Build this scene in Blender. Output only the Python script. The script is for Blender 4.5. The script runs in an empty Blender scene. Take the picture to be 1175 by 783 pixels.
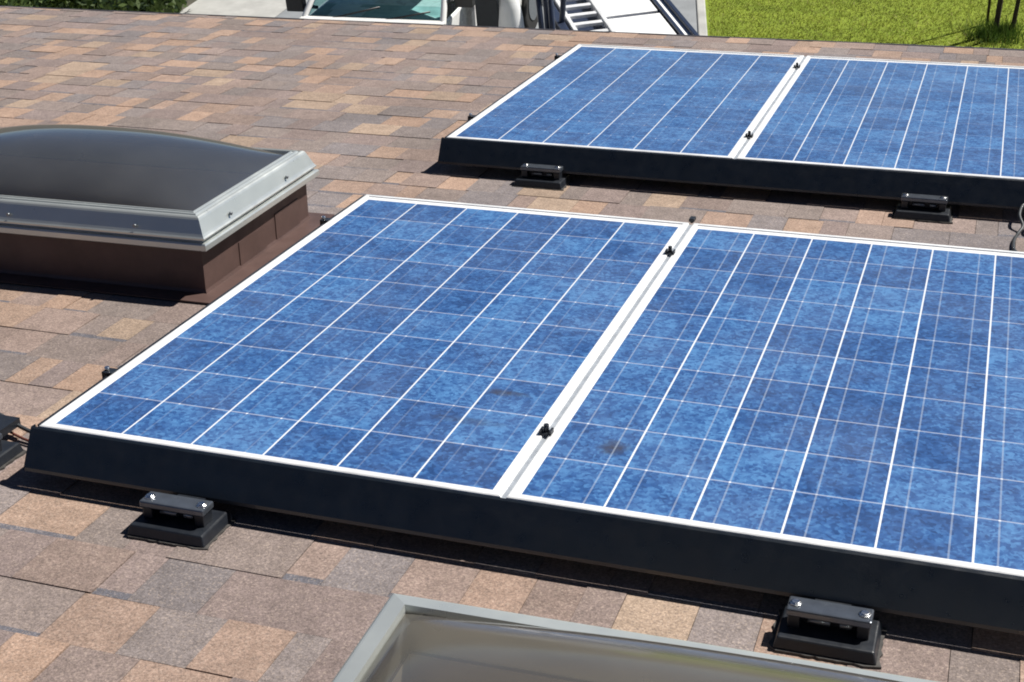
import bpy, bmesh, math, random
from mathutils import Vector, Matrix

random.seed(11)
S = bpy.context.scene
COL = S.collection
PI = math.pi

# ------------------------------------------------------------------ frames
TILT = math.radians(-9.0)                 # the roof falls away from the camera
RM = Matrix.Rotation(TILT, 4, 'X')
ORG = Vector((0.0, 0.0, 4.41))            # near left corner of the front solar row, above ground
ROOF = Matrix.Translation(ORG) @ RM       # roof frame -> world ; z = 0 is the panel face plane
RZ = -0.120                               # roof surface in the roof frame

# ------------------------------------------------------------------ camera
cam_d = bpy.data.cameras.new('camera')
cam = bpy.data.objects.new('camera', cam_d)
COL.objects.link(cam)
cam_d.sensor_width = 36.0
cam_d.lens = 49.82
cam_d.clip_start = 0.05
cam_d.clip_end = 2000
r3 = [[0.947, 0.321, -0.017], [0.111, -0.379, -0.919], [-0.301, 0.868, -0.395]]
right = Vector((0.9471, 0.3206, -0.0174)).normalized()
fwd = Vector((-0.3011, 0.868, -0.3949)).normalized()
up = right.cross(fwd).normalized()
right = fwd.cross(up).normalized()
cm = Matrix(((right.x, up.x, -fwd.x, 1.7536), (right.y, up.y, -fwd.y, -2.1187), (right.z, up.z, -fwd.z, 1.2746), (0, 0, 0, 1)))
cam.matrix_world = ROOF @ cm
S.camera = cam

# ------------------------------------------------------------------ sky and sun
sun_roof = Vector((0.46, 0.35, 0.82)).normalized()
sun_dir = (RM.to_3x3() @ sun_roof).normalized()
sun_el = math.asin(sun_dir.z)
sun_az = math.atan2(sun_dir.x, sun_dir.y)
W = bpy.data.worlds.new('World')
S.world = W
W.use_nodes = True
nt = W.node_tree
bg = nt.nodes['Background']
sky = nt.nodes.new('ShaderNodeTexSky')
sky.sky_type = 'NISHITA'
sky.sun_disc = False
sky.sun_elevation = sun_el
sky.sun_rotation = sun_az
sky.air_density = 0.38
sky.dust_density = 0.0
sky.ozone_density = 1.5
nt.links.new(sky.outputs[0], bg.inputs[0])
bg.inputs[1].default_value = 0.05
sun_d = bpy.data.lights.new('sun', 'SUN')
sun_d.energy = 5.0
sun_d.angle = math.radians(0.5)
sun_d.color = (1.0, 0.955, 0.88)
sun = bpy.data.objects.new('sun', sun_d)
COL.objects.link(sun)
sun.location = (0, 0, 30)
sun.rotation_euler = sun_dir.to_track_quat('Z', 'Y').to_euler()
S.view_settings.view_transform = 'Standard'
S.view_settings.look = 'None'
S.view_settings.gamma = 1.0
S.view_settings.exposure = 0.54
S.view_settings.use_curve_mapping = False
S.cycles.filter_width = 1.9
S.cycles.max_bounces = 8
S.cycles.transparent_max_bounces = 12

# ------------------------------------------------------------------ materials
def nmat(name):
    m = bpy.data.materials.new(name)
    m.use_nodes = True
    return m, m.node_tree, m.node_tree.nodes, m.node_tree.links, m.node_tree.nodes['Principled BSDF']

def mth(t, op, a, b=None, c=None):
    n = t.nodes.new('ShaderNodeMath')
    n.operation = op
    for i, v in enumerate((a, b, c)):
        if v is None:
            continue
        if isinstance(v, (int, float)):
            n.inputs[i].default_value = v
        else:
            t.links.new(v, n.inputs[i])
    return n.outputs[0]

def mixc(t, f, a, b, mode='MIX'):
    n = t.nodes.new('ShaderNodeMix')
    n.data_type = 'RGBA'
    n.blend_type = mode
    for i, v in ((0, f), (6, a), (7, b)):
        if isinstance(v, (int, float)):
            n.inputs[i].default_value = v
        elif isinstance(v, tuple):
            n.inputs[i].default_value = (*v[:3], 1)
        else:
            t.links.new(v, n.inputs[i])
    return n.outputs[2]

def noise(t, scale, detail=3.0, coord='Object', rough=0.6, vec=None):
    n = t.nodes.new('ShaderNodeTexNoise')
    n.inputs['Scale'].default_value = scale
    n.inputs['Detail'].default_value = detail
    n.inputs['Roughness'].default_value = rough
    if vec is None:
        c = t.nodes.new('ShaderNodeTexCoord')
        vec = c.outputs[coord]
    t.links.new(vec, n.inputs['Vector'])
    return n

def ramp(t, f, p0, c0, p1, c1):
    n = t.nodes.new('ShaderNodeValToRGB')
    n.color_ramp.elements[0].position = p0
    n.color_ramp.elements[1].position = p1
    n.color_ramp.elements[0].color = (*c0, 1) if isinstance(c0, tuple) else (c0, c0, c0, 1)
    n.color_ramp.elements[1].color = (*c1, 1) if isinstance(c1, tuple) else (c1, c1, c1, 1)
    t.links.new(f, n.inputs[0])
    return n.outputs[0]

def simple(name, col, rough=0.5, metal=0.0, spec=0.5, var=0.12, scale=30.0, bump=0.0, bscale=200.0, coat=0.0, col2=None):
    m, t, N, L, b = nmat(name)
    n = noise(t, scale, 4)
    c2 = col2 if col2 else tuple(max(0.0, c * (1 - var)) for c in col)
    c1 = col if col2 else tuple(min(1.0, c * (1 + var)) for c in col)
    L.new(ramp(t, n.outputs['Fac'], 0.35, c2, 0.65, c1), b.inputs['Base Color'])
    b.inputs['Metallic'].default_value = metal
    b.inputs['Specular IOR Level'].default_value = spec
    b.inputs['Coat Weight'].default_value = coat
    n2 = noise(t, scale * 2.3, 3)
    rr = ramp(t, n2.outputs['Fac'], 0.3, max(0, rough - 0.08), 0.7, min(1, rough + 0.08))
    L.new(rr, b.inputs['Roughness'])
    if bump:
        n3 = noise(t, bscale, 2)
        bp = N.new('ShaderNodeBump')
        bp.inputs['Strength'].default_value = bump
        bp.inputs['Distance'].default_value = 0.002
        L.new(n3.outputs['Fac'], bp.inputs['Height'])
        L.new(bp.outputs[0], b.inputs['Normal'])
    return m

def colattr(name, rough=0.9, gran=0.0, spec=0.2, bump=0.0, trans=0.0):
    """base colour from the mesh attribute 'col', broken up with granule noise"""
    m, t, N, L, b = nmat(name)
    a = N.new('ShaderNodeAttribute')
    a.attribute_name = 'col'
    c = a.outputs['Color']
    if gran:
        n1 = noise(t, 420.0, 2)
        c = mixc(t, 1.0, c, ramp(t, n1.outputs['Fac'], 0.28, 1 - gran, 0.72, 1 + gran), 'MULTIPLY')
        v = N.new('ShaderNodeTexVoronoi')
        v.inputs['Scale'].default_value = 330.0
        tc = N.new('ShaderNodeTexCoord')
        L.new(tc.outputs['Object'], v.inputs['Vector'])
        sp = mth(t, 'GREATER_THAN', v.outputs['Color'], 0.0)
        sv = N.new('ShaderNodeSeparateColor')
        L.new(v.outputs['Color'], sv.inputs[0])
        c = mixc(t, mth(t, 'MULTIPLY', mth(t, 'GREATER_THAN', sv.outputs[0], 0.88), 0.28), c, (0.42, 0.34, 0.28))
        c = mixc(t, mth(t, 'MULTIPLY', mth(t, 'LESS_THAN', sv.outputs[0], 0.14), 0.35), c, (0.10, 0.085, 0.085))
        n5 = noise(t, 160.0, 2)
        c = mixc(t, 1.0, c, ramp(t, n5.outputs['Fac'], 0.32, 0.80, 0.68, 1.20), 'MULTIPLY')
        n2 = noise(t, 2.2, 5)
        c = mixc(t, 1.0, c, ramp(t, n2.outputs['Fac'], 0.3, 0.86, 0.7, 1.12), 'MULTIPLY')
        n4 = noise(t, 28.0, 3)
        c = mixc(t, 1.0, c, ramp(t, n4.outputs['Fac'], 0.3, 0.87, 0.7, 1.12), 'MULTIPLY')
    L.new(c, b.inputs['Base Color'])
    b.inputs['Roughness'].default_value = rough
    b.inputs['Specular IOR Level'].default_value = spec
    if bump:
        n3 = noise(t, 380.0, 2)
        bp = N.new('ShaderNodeBump')
        bp.inputs['Strength'].default_value = bump
        bp.inputs['Distance'].default_value = 0.0015
        L.new(n3.outputs['Fac'], bp.inputs['Height'])
        L.new(bp.outputs[0], b.inputs['Normal'])
    if trans:
        b.inputs['Subsurface Weight'].default_value = 0.0
        tr = N.new('ShaderNodeBsdfTranslucent')
        L.new(c, tr.inputs['Color'])
        mx = N.new('ShaderNodeMixShader')
        mx.inputs[0].default_value = trans
        L.new(b.outputs[0], mx.inputs[1])
        L.new(tr.outputs[0], mx.inputs[2])
        L.new(mx.outputs[0], N['Material Output'].inputs[0])
    return m

CPX, CPY = 0.1577, 0.1560        # cell pitch across and along a panel

def cell_material(name, stains=(), rib=0.8, row=0.75):  # rib: ribbon sheen, which shifts with viewing angle, painted per panel
    m, t, N, L, b = nmat(name)
    tc = N.new('ShaderNodeTexCoord')
    sep = N.new('ShaderNodeSeparateXYZ')
    L.new(tc.outputs['Object'], sep.inputs[0])
    X, Y = sep.outputs[0], sep.outputs[1]
    oi = N.new('ShaderNodeObjectInfo')
    fx = mth(t, 'DIVIDE', X, CPX)
    fy = mth(t, 'DIVIDE', Y, CPY)
    ix, iy = mth(t, 'FLOOR', fx), mth(t, 'FLOOR', fy)
    ux, uy = mth(t, 'FRACT', fx), mth(t, 'FRACT', fy)
    # distance in metres to the nearest column and row gap and to the two ribbons
    dx = mth(t, 'MULTIPLY', mth(t, 'SUBTRACT', 0.5, mth(t, 'ABSOLUTE', mth(t, 'SUBTRACT', ux, 0.5))), CPX)
    dy = mth(t, 'MULTIPLY', mth(t, 'SUBTRACT', 0.5, mth(t, 'ABSOLUTE', mth(t, 'SUBTRACT', uy, 0.5))), CPY)
    db = mth(t, 'MULTIPLY', mth(t, 'ABSOLUTE', mth(t, 'SUBTRACT', mth(t, 'ABSOLUTE', mth(t, 'SUBTRACT', ux, 0.5)), 0.25)), CPX)
    colgap = mth(t, 'LESS_THAN', dx, 0.0019)
    rowgap = mth(t, 'LESS_THAN', dy, 0.0021)
    ribbon = mth(t, 'LESS_THAN', db, 0.0017)
    # one random number per cell
    cv = N.new('ShaderNodeCombineXYZ')
    L.new(ix, cv.inputs[0]); L.new(iy, cv.inputs[1])
    L.new(mth(t, 'MULTIPLY', oi.outputs['Random'], 37.0), cv.inputs[2])
    wn = N.new('ShaderNodeTexWhiteNoise')
    L.new(cv.outputs[0], wn.inputs[0])
    # polycrystalline grain, different in every cell
    shift = N.new('ShaderNodeVectorMath'); shift.operation = 'MULTIPLY_ADD'
    L.new(wn.outputs['Color'], shift.inputs[0])
    shift.inputs[1].default_value = (9, 9, 9)
    L.new(tc.outputs['Object'], shift.inputs[2])
    wob = noise(t, 30.0, 3, vec=shift.outputs[0])
    wv = N.new('ShaderNodeVectorMath'); wv.operation = 'MULTIPLY_ADD'
    L.new(wob.outputs['Color'], wv.inputs[0])
    wv.inputs[1].default_value = (0.018, 0.018, 0.0)
    L.new(shift.outputs[0], wv.inputs[2])
    vo = N.new('ShaderNodeTexVoronoi')
    vo.inputs['Scale'].default_value = 135.0
    L.new(wv.outputs[0], vo.inputs['Vector'])
    vs = N.new('ShaderNodeSeparateColor')
    L.new(vo.outputs['Color'], vs.inputs[0])
    nb = noise(t, 23.0, 6, vec=shift.outputs[0], rough=0.65)
    g = mth(t, 'ADD', mth(t, 'MULTIPLY', vs.outputs[0], 0.36), mth(t, 'MULTIPLY', nb.outputs['Fac'], 0.90))
    nl = noise(t, 9.0, 3, vec=shift.outputs[0])
    g = mth(t, 'ADD', g, mth(t, 'MULTIPLY', mth(t, 'SUBTRACT', nl.outputs['Fac'], 0.5), 0.30))
    g = mth(t, 'ADD', g, mth(t, 'MULTIPLY', mth(t, 'SUBTRACT', wn.outputs[0], 0.5), 0.24))
    rp = N.new('ShaderNodeValToRGB')
    e = rp.color_ramp.elements
    e[0].position = 0.33; e[0].color = (0.012, 0.046, 0.150, 1)
    e[1].position = 0.92; e[1].color = (0.070, 0.195, 0.415, 1)
    k = e.new(0.58); k.color = (0.024, 0.084, 0.248, 1)
    L.new(g, rp.inputs[0])
    c = rp.outputs[0]
    for (sx, sy, rx, ry, st) in stains:
        ns = noise(t, 45.0, 4)
        q = mth(t, 'ADD', mth(t, 'POWER', mth(t, 'DIVIDE', mth(t, 'SUBTRACT', X, sx), rx), 2.0),
                mth(t, 'POWER', mth(t, 'DIVIDE', mth(t, 'SUBTRACT', Y, sy), ry), 2.0))
        q = mth(t, 'ADD', q, mth(t, 'MULTIPLY', mth(t, 'SUBTRACT', ns.outputs['Fac'], 0.5), 2.0))
        f = mth(t, 'MULTIPLY', mth(t, 'SUBTRACT', 1.0, mth(t, 'SMOOTH_MIN', q, 1.0, 0.3)), st)
        f = mth(t, 'MINIMUM', mth(t, 'MAXIMUM', f, 0.0), 1.0)
        c = mixc(t, f, c, (0.030, 0.034, 0.060))
    c = mixc(t, mth(t, 'MULTIPLY', ribbon, rib), c, (0.38, 0.44, 0.53))
    c = mixc(t, mth(t, 'MULTIPLY', rowgap, row), c, (0.55, 0.57, 0.64))
    c = mixc(t, mth(t, 'MULTIPLY', colgap, 0.9), c, (0.72, 0.74, 0.76))
    dot = mth(t, 'MULTIPLY', mth(t, 'LESS_THAN', db, 0.0022), mth(t, 'LESS_THAN', dy, 0.0022))
    c = mixc(t, mth(t, 'MULTIPLY', dot, mth(t, 'MULTIPLY', wn.outputs[0], 0.95)), c, (0.85, 0.86, 0.88))  # tabbing dots at the row gaps, random glints painted into the colour
    # beyond the cells there is white backing
    out = mth(t, 'MAXIMUM', mth(t, 'MAXIMUM', mth(t, 'LESS_THAN', X, 0.0012), mth(t, 'GREATER_THAN', X, 6 * CPX - 0.0012)),
              mth(t, 'MAXIMUM', mth(t, 'LESS_THAN', Y, 0.001), mth(t, 'GREATER_THAN', Y, 10 * CPY - 0.001)))
    c = mixc(t, out, c, (0.74, 0.75, 0.76))
    # dust film, thicker in places
    nd = noise(t, 4.0, 6)
    c = mixc(t, mth(t, 'MULTIPLY', ramp(t, nd.outputs['Fac'], 0.4, 0.0, 0.75, 1.0), 0.07), c, (0.5, 0.5, 0.5))
    L.new(c, b.inputs['Base Color'])
    b.inputs['Roughness'].default_value = 0.42
    b.inputs['Specular IOR Level'].default_value = 0.35
    b.inputs['Coat Weight'].default_value = 0.55
    b.inputs['Coat Roughness'].default_value = 0.08
    b.inputs['Coat IOR'].default_value = 1.42
    nbp = noise(t, 9.0, 3)
    bp = N.new('ShaderNodeBump')
    bp.inputs['Strength'].default_value = 0.05
    bp.inputs['Distance'].default_value = 0.002
    L.new(nbp.outputs['Fac'], bp.inputs['Height'])
    L.new(bp.outputs[0], b.inputs['Coat Normal'])
    return m

def dome_material(nm, tint, dmix, d0, d1, ior, rough):
    m, t, N, L, b = nmat(nm)
    N.remove(b)
    tr = N.new('ShaderNodeBsdfTransparent')
    tr.inputs[0].default_value = (*tint, 1)
    gl = N.new('ShaderNodeBsdfGlossy')
    gl.inputs['Color'].default_value = (1, 1, 1, 1)
    gl.inputs['Roughness'].default_value = rough
    df = N.new('ShaderNodeBsdfDiffuse')
    n = noise(t, 6.0, 5)
    L.new(ramp(t, n.outputs['Fac'], 0.3, d0, 0.7, d1), df.inputs['Color'])
    m1 = N.new('ShaderNodeMixShader')
    m1.inputs[0].default_value = dmix
    L.new(tr.outputs[0], m1.inputs[1]); L.new(df.outputs[0], m1.inputs[2])
    fr = N.new('ShaderNodeFresnel')
    fr.inputs['IOR'].default_value = ior
    m2 = N.new('ShaderNodeMixShader')
    L.new(fr.outputs[0], m2.inputs[0])
    L.new(m1.outputs[0], m2.inputs[1]); L.new(gl.outputs[0], m2.inputs[2])
    L.new(m2.outputs[0], N['Material Output'].inputs[0])
    return m

M = {}
M['alu'] = simple('clear_anodised_aluminium', (0.78, 0.79, 0.80), 0.42, 0.25, 0.5, 0.10, 9)
M['cells'] = cell_material('polycrystalline_cells', (), 0.30, 0.14)
M['cells_c'] = cell_material('polycrystalline_cells_faint', (), 0.10, 0.12)
M['cells_a'] = cell_material('polycrystalline_cells_smeared', ((0.835, 0.40, 0.055, 0.018, 0.8), (0.80, 0.255, 0.09, 0.02, 0.4)), 0.15, 0.42)
M['cells_b'] = cell_material('polycrystalline_cells_stained', ((0.115, 0.225, 0.035, 0.035, 0.9),), 0.36, 0.42)
M['black'] = simple('black_anodised_aluminium', (0.012, 0.015, 0.021), 0.42, 0.0, 0.5, 0.15, 25)
M['skirt'] = simple('black_powder_coat', (0.008, 0.012, 0.018), 0.34, 0.0, 0.6, 0.12, 14, 0.12, 500, coat=0.35)
M['bar'] = simple('dark_grey_bar', (0.10, 0.115, 0.14), 0.20, 0.5, 0.7)
M['strip'] = simple('grey_seam_strip', (0.30, 0.33, 0.37), 0.5, 0.2, 0.5)
M['sealant'] = simple('grey_black_sealant', (0.055, 0.052, 0.05), 0.6, 0, 0.4, 0.3, 60)
M['rubber'] = simple('black_cable_rubber', (0.02, 0.02, 0.022), 0.45, 0, 0.5)
M['steel'] = simple('stainless_steel', (0.75, 0.75, 0.74), 0.25, 1.0, 0.5, 0.06, 60)
M['slot'] = simple('grey_zinc', (0.22, 0.24, 0.26), 0.4, 0.8, 0.5)
M['shingle'] = colattr('asphalt_shingle_granules', 0.95, 0.30, 0.15, 0.5)
M['flash'] = simple('brown_painted_flashing', (0.086, 0.053, 0.047), 0.5, 0.0, 0.35, 0.14, 9, 0.1, 300)
M['edge'] = simple('dark_drip_edge', (0.045, 0.04, 0.045), 0.5, 0.2, 0.5)
M['retainer'] = simple('mill_aluminium', (0.54, 0.57, 0.555), 0.34, 0.6, 0.5, 0.04, 5, 0.0, 200)
M['dome'] = dome_material('smoked_acrylic', (0.54, 0.525, 0.51), 0.28, (0.13, 0.145, 0.17), (0.17, 0.185, 0.21), 1.95, 0.04)
M['dome_pale'] = dome_material('weathered_acrylic', (0.56, 0.54, 0.51), 0.32, (0.18, 0.17, 0.155), (0.23, 0.215, 0.195), 1.42, 0.12)
M['shaft'] = simple('beige_painted_plaster', (0.55, 0.49, 0.40), 0.85, 0, 0.2, 0.06, 5)
M['siding'] = simple('pale_stucco', (0.55, 0.5, 0.43), 0.9, 0, 0.2, 0.08, 8, 0.3, 120)
M['concrete'] = simple('pale_concrete', (0.39, 0.39, 0.375), 0.9, 0, 0.2, 0.12, 3.0, 0.3, 60)
M['drive'] = simple('driveway_concrete', (0.25, 0.265, 0.28), 0.9, 0, 0.2, 0.15, 1.6, 0.3, 60)
M['soil'] = simple('lawn_soil', (0.23, 0.29, 0.04), 0.95, 0, 0.1, 0.3, 2.5, 0.6, 40, col2=(0.16, 0.22, 0.03))
M['earth'] = simple('dry_ground', (0.11, 0.105, 0.085), 0.95, 0, 0.1, 0.3, 0.6, 0.4, 20)
M['grass'] = colattr('grass_blades', 0.7, 0.0, 0.25, 0, 0.3)
M['leaf'] = colattr('leaf_surface', 0.55, 0.0, 0.4, 0, 0.25)
M['bark'] = simple('dark_bark', (0.06, 0.045, 0.035), 0.9, 0, 0.2, 0.3, 25, 0.7, 60)
M['white'] = simple('white_vehicle_paint', (0.80, 0.80, 0.79), 0.28, 0, 0.5, 0.03, 5, coat=0.6)
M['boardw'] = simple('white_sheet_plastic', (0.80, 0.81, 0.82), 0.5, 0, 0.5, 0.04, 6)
M['tyre'] = simple('tyre_rubber', (0.022, 0.022, 0.022), 0.85, 0, 0.3)
M['ink'] = simple('dark_interior', (0.02, 0.025, 0.03), 0.6)
M['bin'] = simple('black_bin_plastic', (0.018, 0.022, 0.03), 0.5, 0, 0.5)
M['blue'] = simple('dark_blue_steel', (0.02, 0.03, 0.06), 0.4, 0.1, 0.5)
M['cable'] = simple('grey_cable_sheath', (0.045, 0.05, 0.055), 0.4, 0, 0.5)
M['red'] = simple('brown_red_cable_sheath', (0.11, 0.035, 0.025), 0.45, 0, 0.5)

def glass_mat():
    m, t, N, L, b = nmat('tinted_car_glass')
    n = noise(t, 1.2, 3)
    L.new(ramp(t, n.outputs['Fac'], 0.35, (0.03, 0.065, 0.075), 0.65, (0.09, 0.17, 0.18)), b.inputs['Base Color'])
    b.inputs['Roughness'].default_value = 0.04
    b.inputs['Specular IOR Level'].default_value = 0.8
    return m
M['glass'] = glass_mat()
def screen_mat():
    m, t, N, L, b = nmat('windscreen_glass')
    N.remove(b)
    tr_ = N.new('ShaderNodeBsdfTransparent'); tr_.inputs[0].default_value = (0.62, 0.82, 0.82, 1)
    g_ = N.new('ShaderNodeBsdfGlossy'); g_.inputs['Roughness'].default_value = 0.03
    n = noise(t, 2.0, 3)
    fr_ = N.new('ShaderNodeFresnel')
    L.new(ramp(t, n.outputs['Fac'], 0.3, 1.45, 0.7, 1.60), fr_.inputs['IOR'])
    mx = N.new('ShaderNodeMixShader')
    L.new(fr_.outputs[0], mx.inputs[0]); L.new(tr_.outputs[0], mx.inputs[1]); L.new(g_.outputs[0], mx.inputs[2])
    L.new(mx.outputs[0], N['Material Output'].inputs[0])
    return m
M['screen'] = screen_mat()
M['dash'] = simple('grey_green_dashboard', (0.40, 0.50, 0.50), 0.7, 0, 0.3, 0.25, 3)

# ------------------------------------------------------------------ mesh helpers
class MB:
    """collects shapes into one mesh object"""
    def __init__(s):
        s.v = []; s.f = []; s.c = []; s.smooth = []
    def poly(s, pts, col=(1, 1, 1), smooth=False):
        i = len(s.v)
        s.v += [tuple(p) for p in pts]
        s.f.append(tuple(range(i, i + len(pts))))
        s.c.append(col); s.smooth.append(smooth)
    def box(s, x0, y0, z0, x1, y1, z1, col=(1, 1, 1), bottom=True, mat=None):
        P = [(x0, y0, z0), (x1, y0, z0), (x1, y1, z0), (x0, y1, z0), (x0, y0, z1), (x1, y0, z1), (x1, y1, z1), (x0, y1, z1)]
        if mat is not None:
            P = [tuple(mat @ Vector(p)) for p in P]
        i = len(s.v); s.v += P
        F = [(4, 5, 6, 7), (0, 1, 5, 4), (1, 2, 6, 5), (2, 3, 7, 6), (3, 0, 4, 7)]
        if bottom:
            F.append((3, 2, 1, 0))
        for f in F:
            s.f.append(tuple(i + k for k in f)); s.c.append(col); s.smooth.append(False)
    def tube(s, pts, r, n=8, col=(1, 1, 1), caps=True):
        pts = [Vector(p) for p in pts]
        rs = r if isinstance(r, (list, tuple)) else [r] * len(pts)
        base = len(s.v)
        prev = None
        for k, p in enumerate(pts):
            d = (pts[min(k + 1, len(pts) - 1)] - pts[max(k - 1, 0)]).normalized()
            if prev is None:
                a = Vector((0, 0, 1)) if abs(d.z) < 0.9 else Vector((1, 0, 0))
                e1 = d.cross(a).normalized()
            else:
                e1 = (prev - d * prev.dot(d)).normalized()
            prev = e1
            e2 = d.cross(e1)
            for j in range(n):
                a = 2 * PI * j / n
                s.v.append(tuple(p + (e1 * math.cos(a) + e2 * math.sin(a)) * rs[k]))
        for k in range(len(pts) - 1):
            for j in range(n):
                a, b_ = base + k * n + j, base + k * n + (j + 1) % n
                s.f.append((a, b_, b_ + n, a + n)); s.c.append(col); s.smooth.append(True)
        if caps:
            s.f.append(tuple(base + j for j in reversed(range(n)))); s.c.append(col); s.smooth.append(False)
            e = base + (len(pts) - 1) * n
            s.f.append(tuple(e + j for j in range(n))); s.c.append(col); s.smooth.append(False)
    def sweep_rect(s, x0, y0, x1, y1, prof, r=0.0, close=True):
        """profile (offset outward, z) swept round a rectangle with mitred corners"""
        base = len(s.v); n = len(prof)
        for (sx, sy, cx, cy) in ((-1, -1, x0, y0), (1, -1, x1, y0), (1, 1, x1, y1), (-1, 1, x0, y1)):
            for (o, z) in prof:
                s.v.append((cx + sx * o, cy + sy * o, z))
        for k in range(4):
            for j in range(n if close else n - 1):
                a = base + k * n + j; b_ = base + k * n + (j + 1) % n
                c = base + ((k + 1) % 4) * n + (j + 1) % n; d = base + ((k + 1) % 4) * n + j
                s.f.append((a, d, c, b_)); s.c.append((1, 1, 1)); s.smooth.append(False)
    def extrude_x(s, prof, x0, x1):
        base = len(s.v); n = len(prof)
        for x in (x0, x1):
            for (y, z) in prof:
                s.v.append((x, y, z))
        for j in range(n):
            s.f.append((base + j, base + (j + 1) % n, base + n + (j + 1) % n, base + n + j)); s.c.append((1, 1, 1)); s.smooth.append(False)
        s.f.append(tuple(base + j for j in reversed(range(n)))); s.c.append((1, 1, 1)); s.smooth.append(False)
        s.f.append(tuple(base + n + j for j in range(n))); s.c.append((1, 1, 1)); s.smooth.append(False)
    def build(s, name, mat, parent=None, bevel=0.0, seg=2, colors=False, xf=None):
        me = bpy.data.meshes.new(name)
        v = s.v if xf is None else [tuple(xf @ Vector(p)) for p in s.v]
        me.from_pydata(v, [], s.f)
        me.materials.append(mat)
        me.polygons.foreach_set('use_smooth', s.smooth)
        if colors:
            at = me.color_attributes.new('col', 'FLOAT_COLOR', 'CORNER')
            buf = []
            for f, c in zip(s.f, s.c):
                buf += [c[0], c[1], c[2], 1.0] * len(f)
            at.data.foreach_set('color', buf)
        else:
            bm = bmesh.new(); bm.from_mesh(me)
            bmesh.ops.recalc_face_normals(bm, faces=bm.faces)
            bm.to_mesh(me); bm.free()
        me.update()
        o = bpy.data.objects.new(name, me)
        COL.objects.link(o)
        if parent:
            o.parent = parent
        if bevel:
            bv = o.modifiers.new('bevel', 'BEVEL')
            bv.width = bevel; bv.segments = seg; bv.limit_method = 'ANGLE'; bv.angle_limit = math.radians(35)
        return o

def tag(o, label=None, cat=None, group=None, kind=None):
    if label: o['label'] = label
    if cat: o['category'] = cat
    if group: o['group'] = group
    if kind: o['kind'] = kind
    return o

def empty(name, label, cat, m, group=None):
    o = bpy.data.objects.new(name, None)
    COL.objects.link(o)
    o.empty_display_size = 0.1
    o.matrix_world = m
    return tag(o, label, cat, group)

def roof_at(x, y, z=0.0, rz=0.0):
    return ROOF @ Matrix.Translation((x, y, z)) @ Matrix.Rotation(rz, 4, 'Z')

def ground_at(x, y, z=0.0, rz=0.0):
    return Matrix.Translation((x, y, z)) @ Matrix.Rotation(rz, 4, 'Z')

def copy_thing(root, m, label):
    r = root.copy(); COL.objects.link(r)
    r.matrix_world = m
    r['label'] = label
    for ch in list(root.children):
        c = ch.copy(); COL.objects.link(c); c.parent = r
        for g in ch.children:
            d = g.copy(); COL.objects.link(d); d.parent = c
    return r

# ------------------------------------------------------------------ ground
g = MB(); g.poly([(-400, -400, 0), (400, -400, 0), (400, 400, 0), (-400, 400, 0)])
tag(g.build('ground', M['earth']), kind='structure')
def sheet(name, pts, z, mat):
    b = MB(); b.poly([(x, y, z) for x, y in pts])
    return tag(b.build(name, mat), kind='structure')
sheet('lawn', [(-2.5, 5.5), (7, 5.5), (7, 70), (-16, 70)], 0.003, M['soil'])
# driveway with a pale pavement on its left, running away from the house
sheet('driveway', [(-7.3, 6), (0.32, 6), (-1.64, 14.4), (-7.6, 40), (-12.0, 40), (-7.3, 30)], 0.007, M['drive'])
sheet('pavement', [(-8.75, 6), (-7.3, 6), (-7.3, 30), (-8.75, 30)], 0.011, M['concrete'])
k = MB()
ka, kb = Vector((-1.66, 14.49, 0)), Vector((-1.91, 15.56, 0))
kd = (kb - ka).normalized(); kn = Vector((kd.y, -kd.x, 0))
p0, p1 = ka - kd * 9, ka + kd * 26
kmat = Matrix((( kn.x, kd.x, 0, p0.x), (kn.y, kd.y, 0, p0.y), (0, 0, 1, 0), (0, 0, 0, 1)))
k.box(-0.055, 0, 0, 0.055, 35, 0.03, mat=kmat)
tag(k.build('kerb', M['concrete'], bevel=0.015), kind='structure')

gb = MB()
rg = random.Random(3)
for i in range(42000):
    y = 13.9 + rg.random() ** 1.1 * 3.4
    x = -1.9 + rg.random() * 4.8
    if (Vector((x, y, 0)) - ka).dot(kn) < 0.08:
        continue
    h = rg.uniform(0.015, 0.045); a = rg.random() * 2 * PI; w = rg.uniform(0.003, 0.007)
    lx, ly = rg.gauss(0, 0.022), rg.gauss(0, 0.022)
    t = rg.random()
    patch = 0.5 + 0.5 * math.sin(x * 2.1 + 1.3 * math.sin(y * 1.7)) * math.sin(y * 2.7 + x)
    p2 = math.sin(x * 7.3 + 2 * math.sin(y * 3.1)) * math.sin(y * 6.1 - x * 2.2)
    f = 0.66 + 0.32 * patch + 0.10 * p2
    dry = 1.0 if rg.random() < 0.06 else 0.0
    cl = ((0.28 + 0.09 * t + 0.10 * dry) * f, (0.34 + 0.06 * t) * f, (0.05 + 0.02 * t + 0.09 * dry) * f)
    gb.poly([(x - w * math.cos(a), y - w * math.sin(a), 0), (x + w * math.cos(a), y + w * math.sin(a), 0), (x + lx, y + ly, h)], cl)
tag(gb.build('lawn_grass', M['grass'], colors=True), 'short bright green grass of the lawn', 'grass', kind='stuff')

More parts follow.
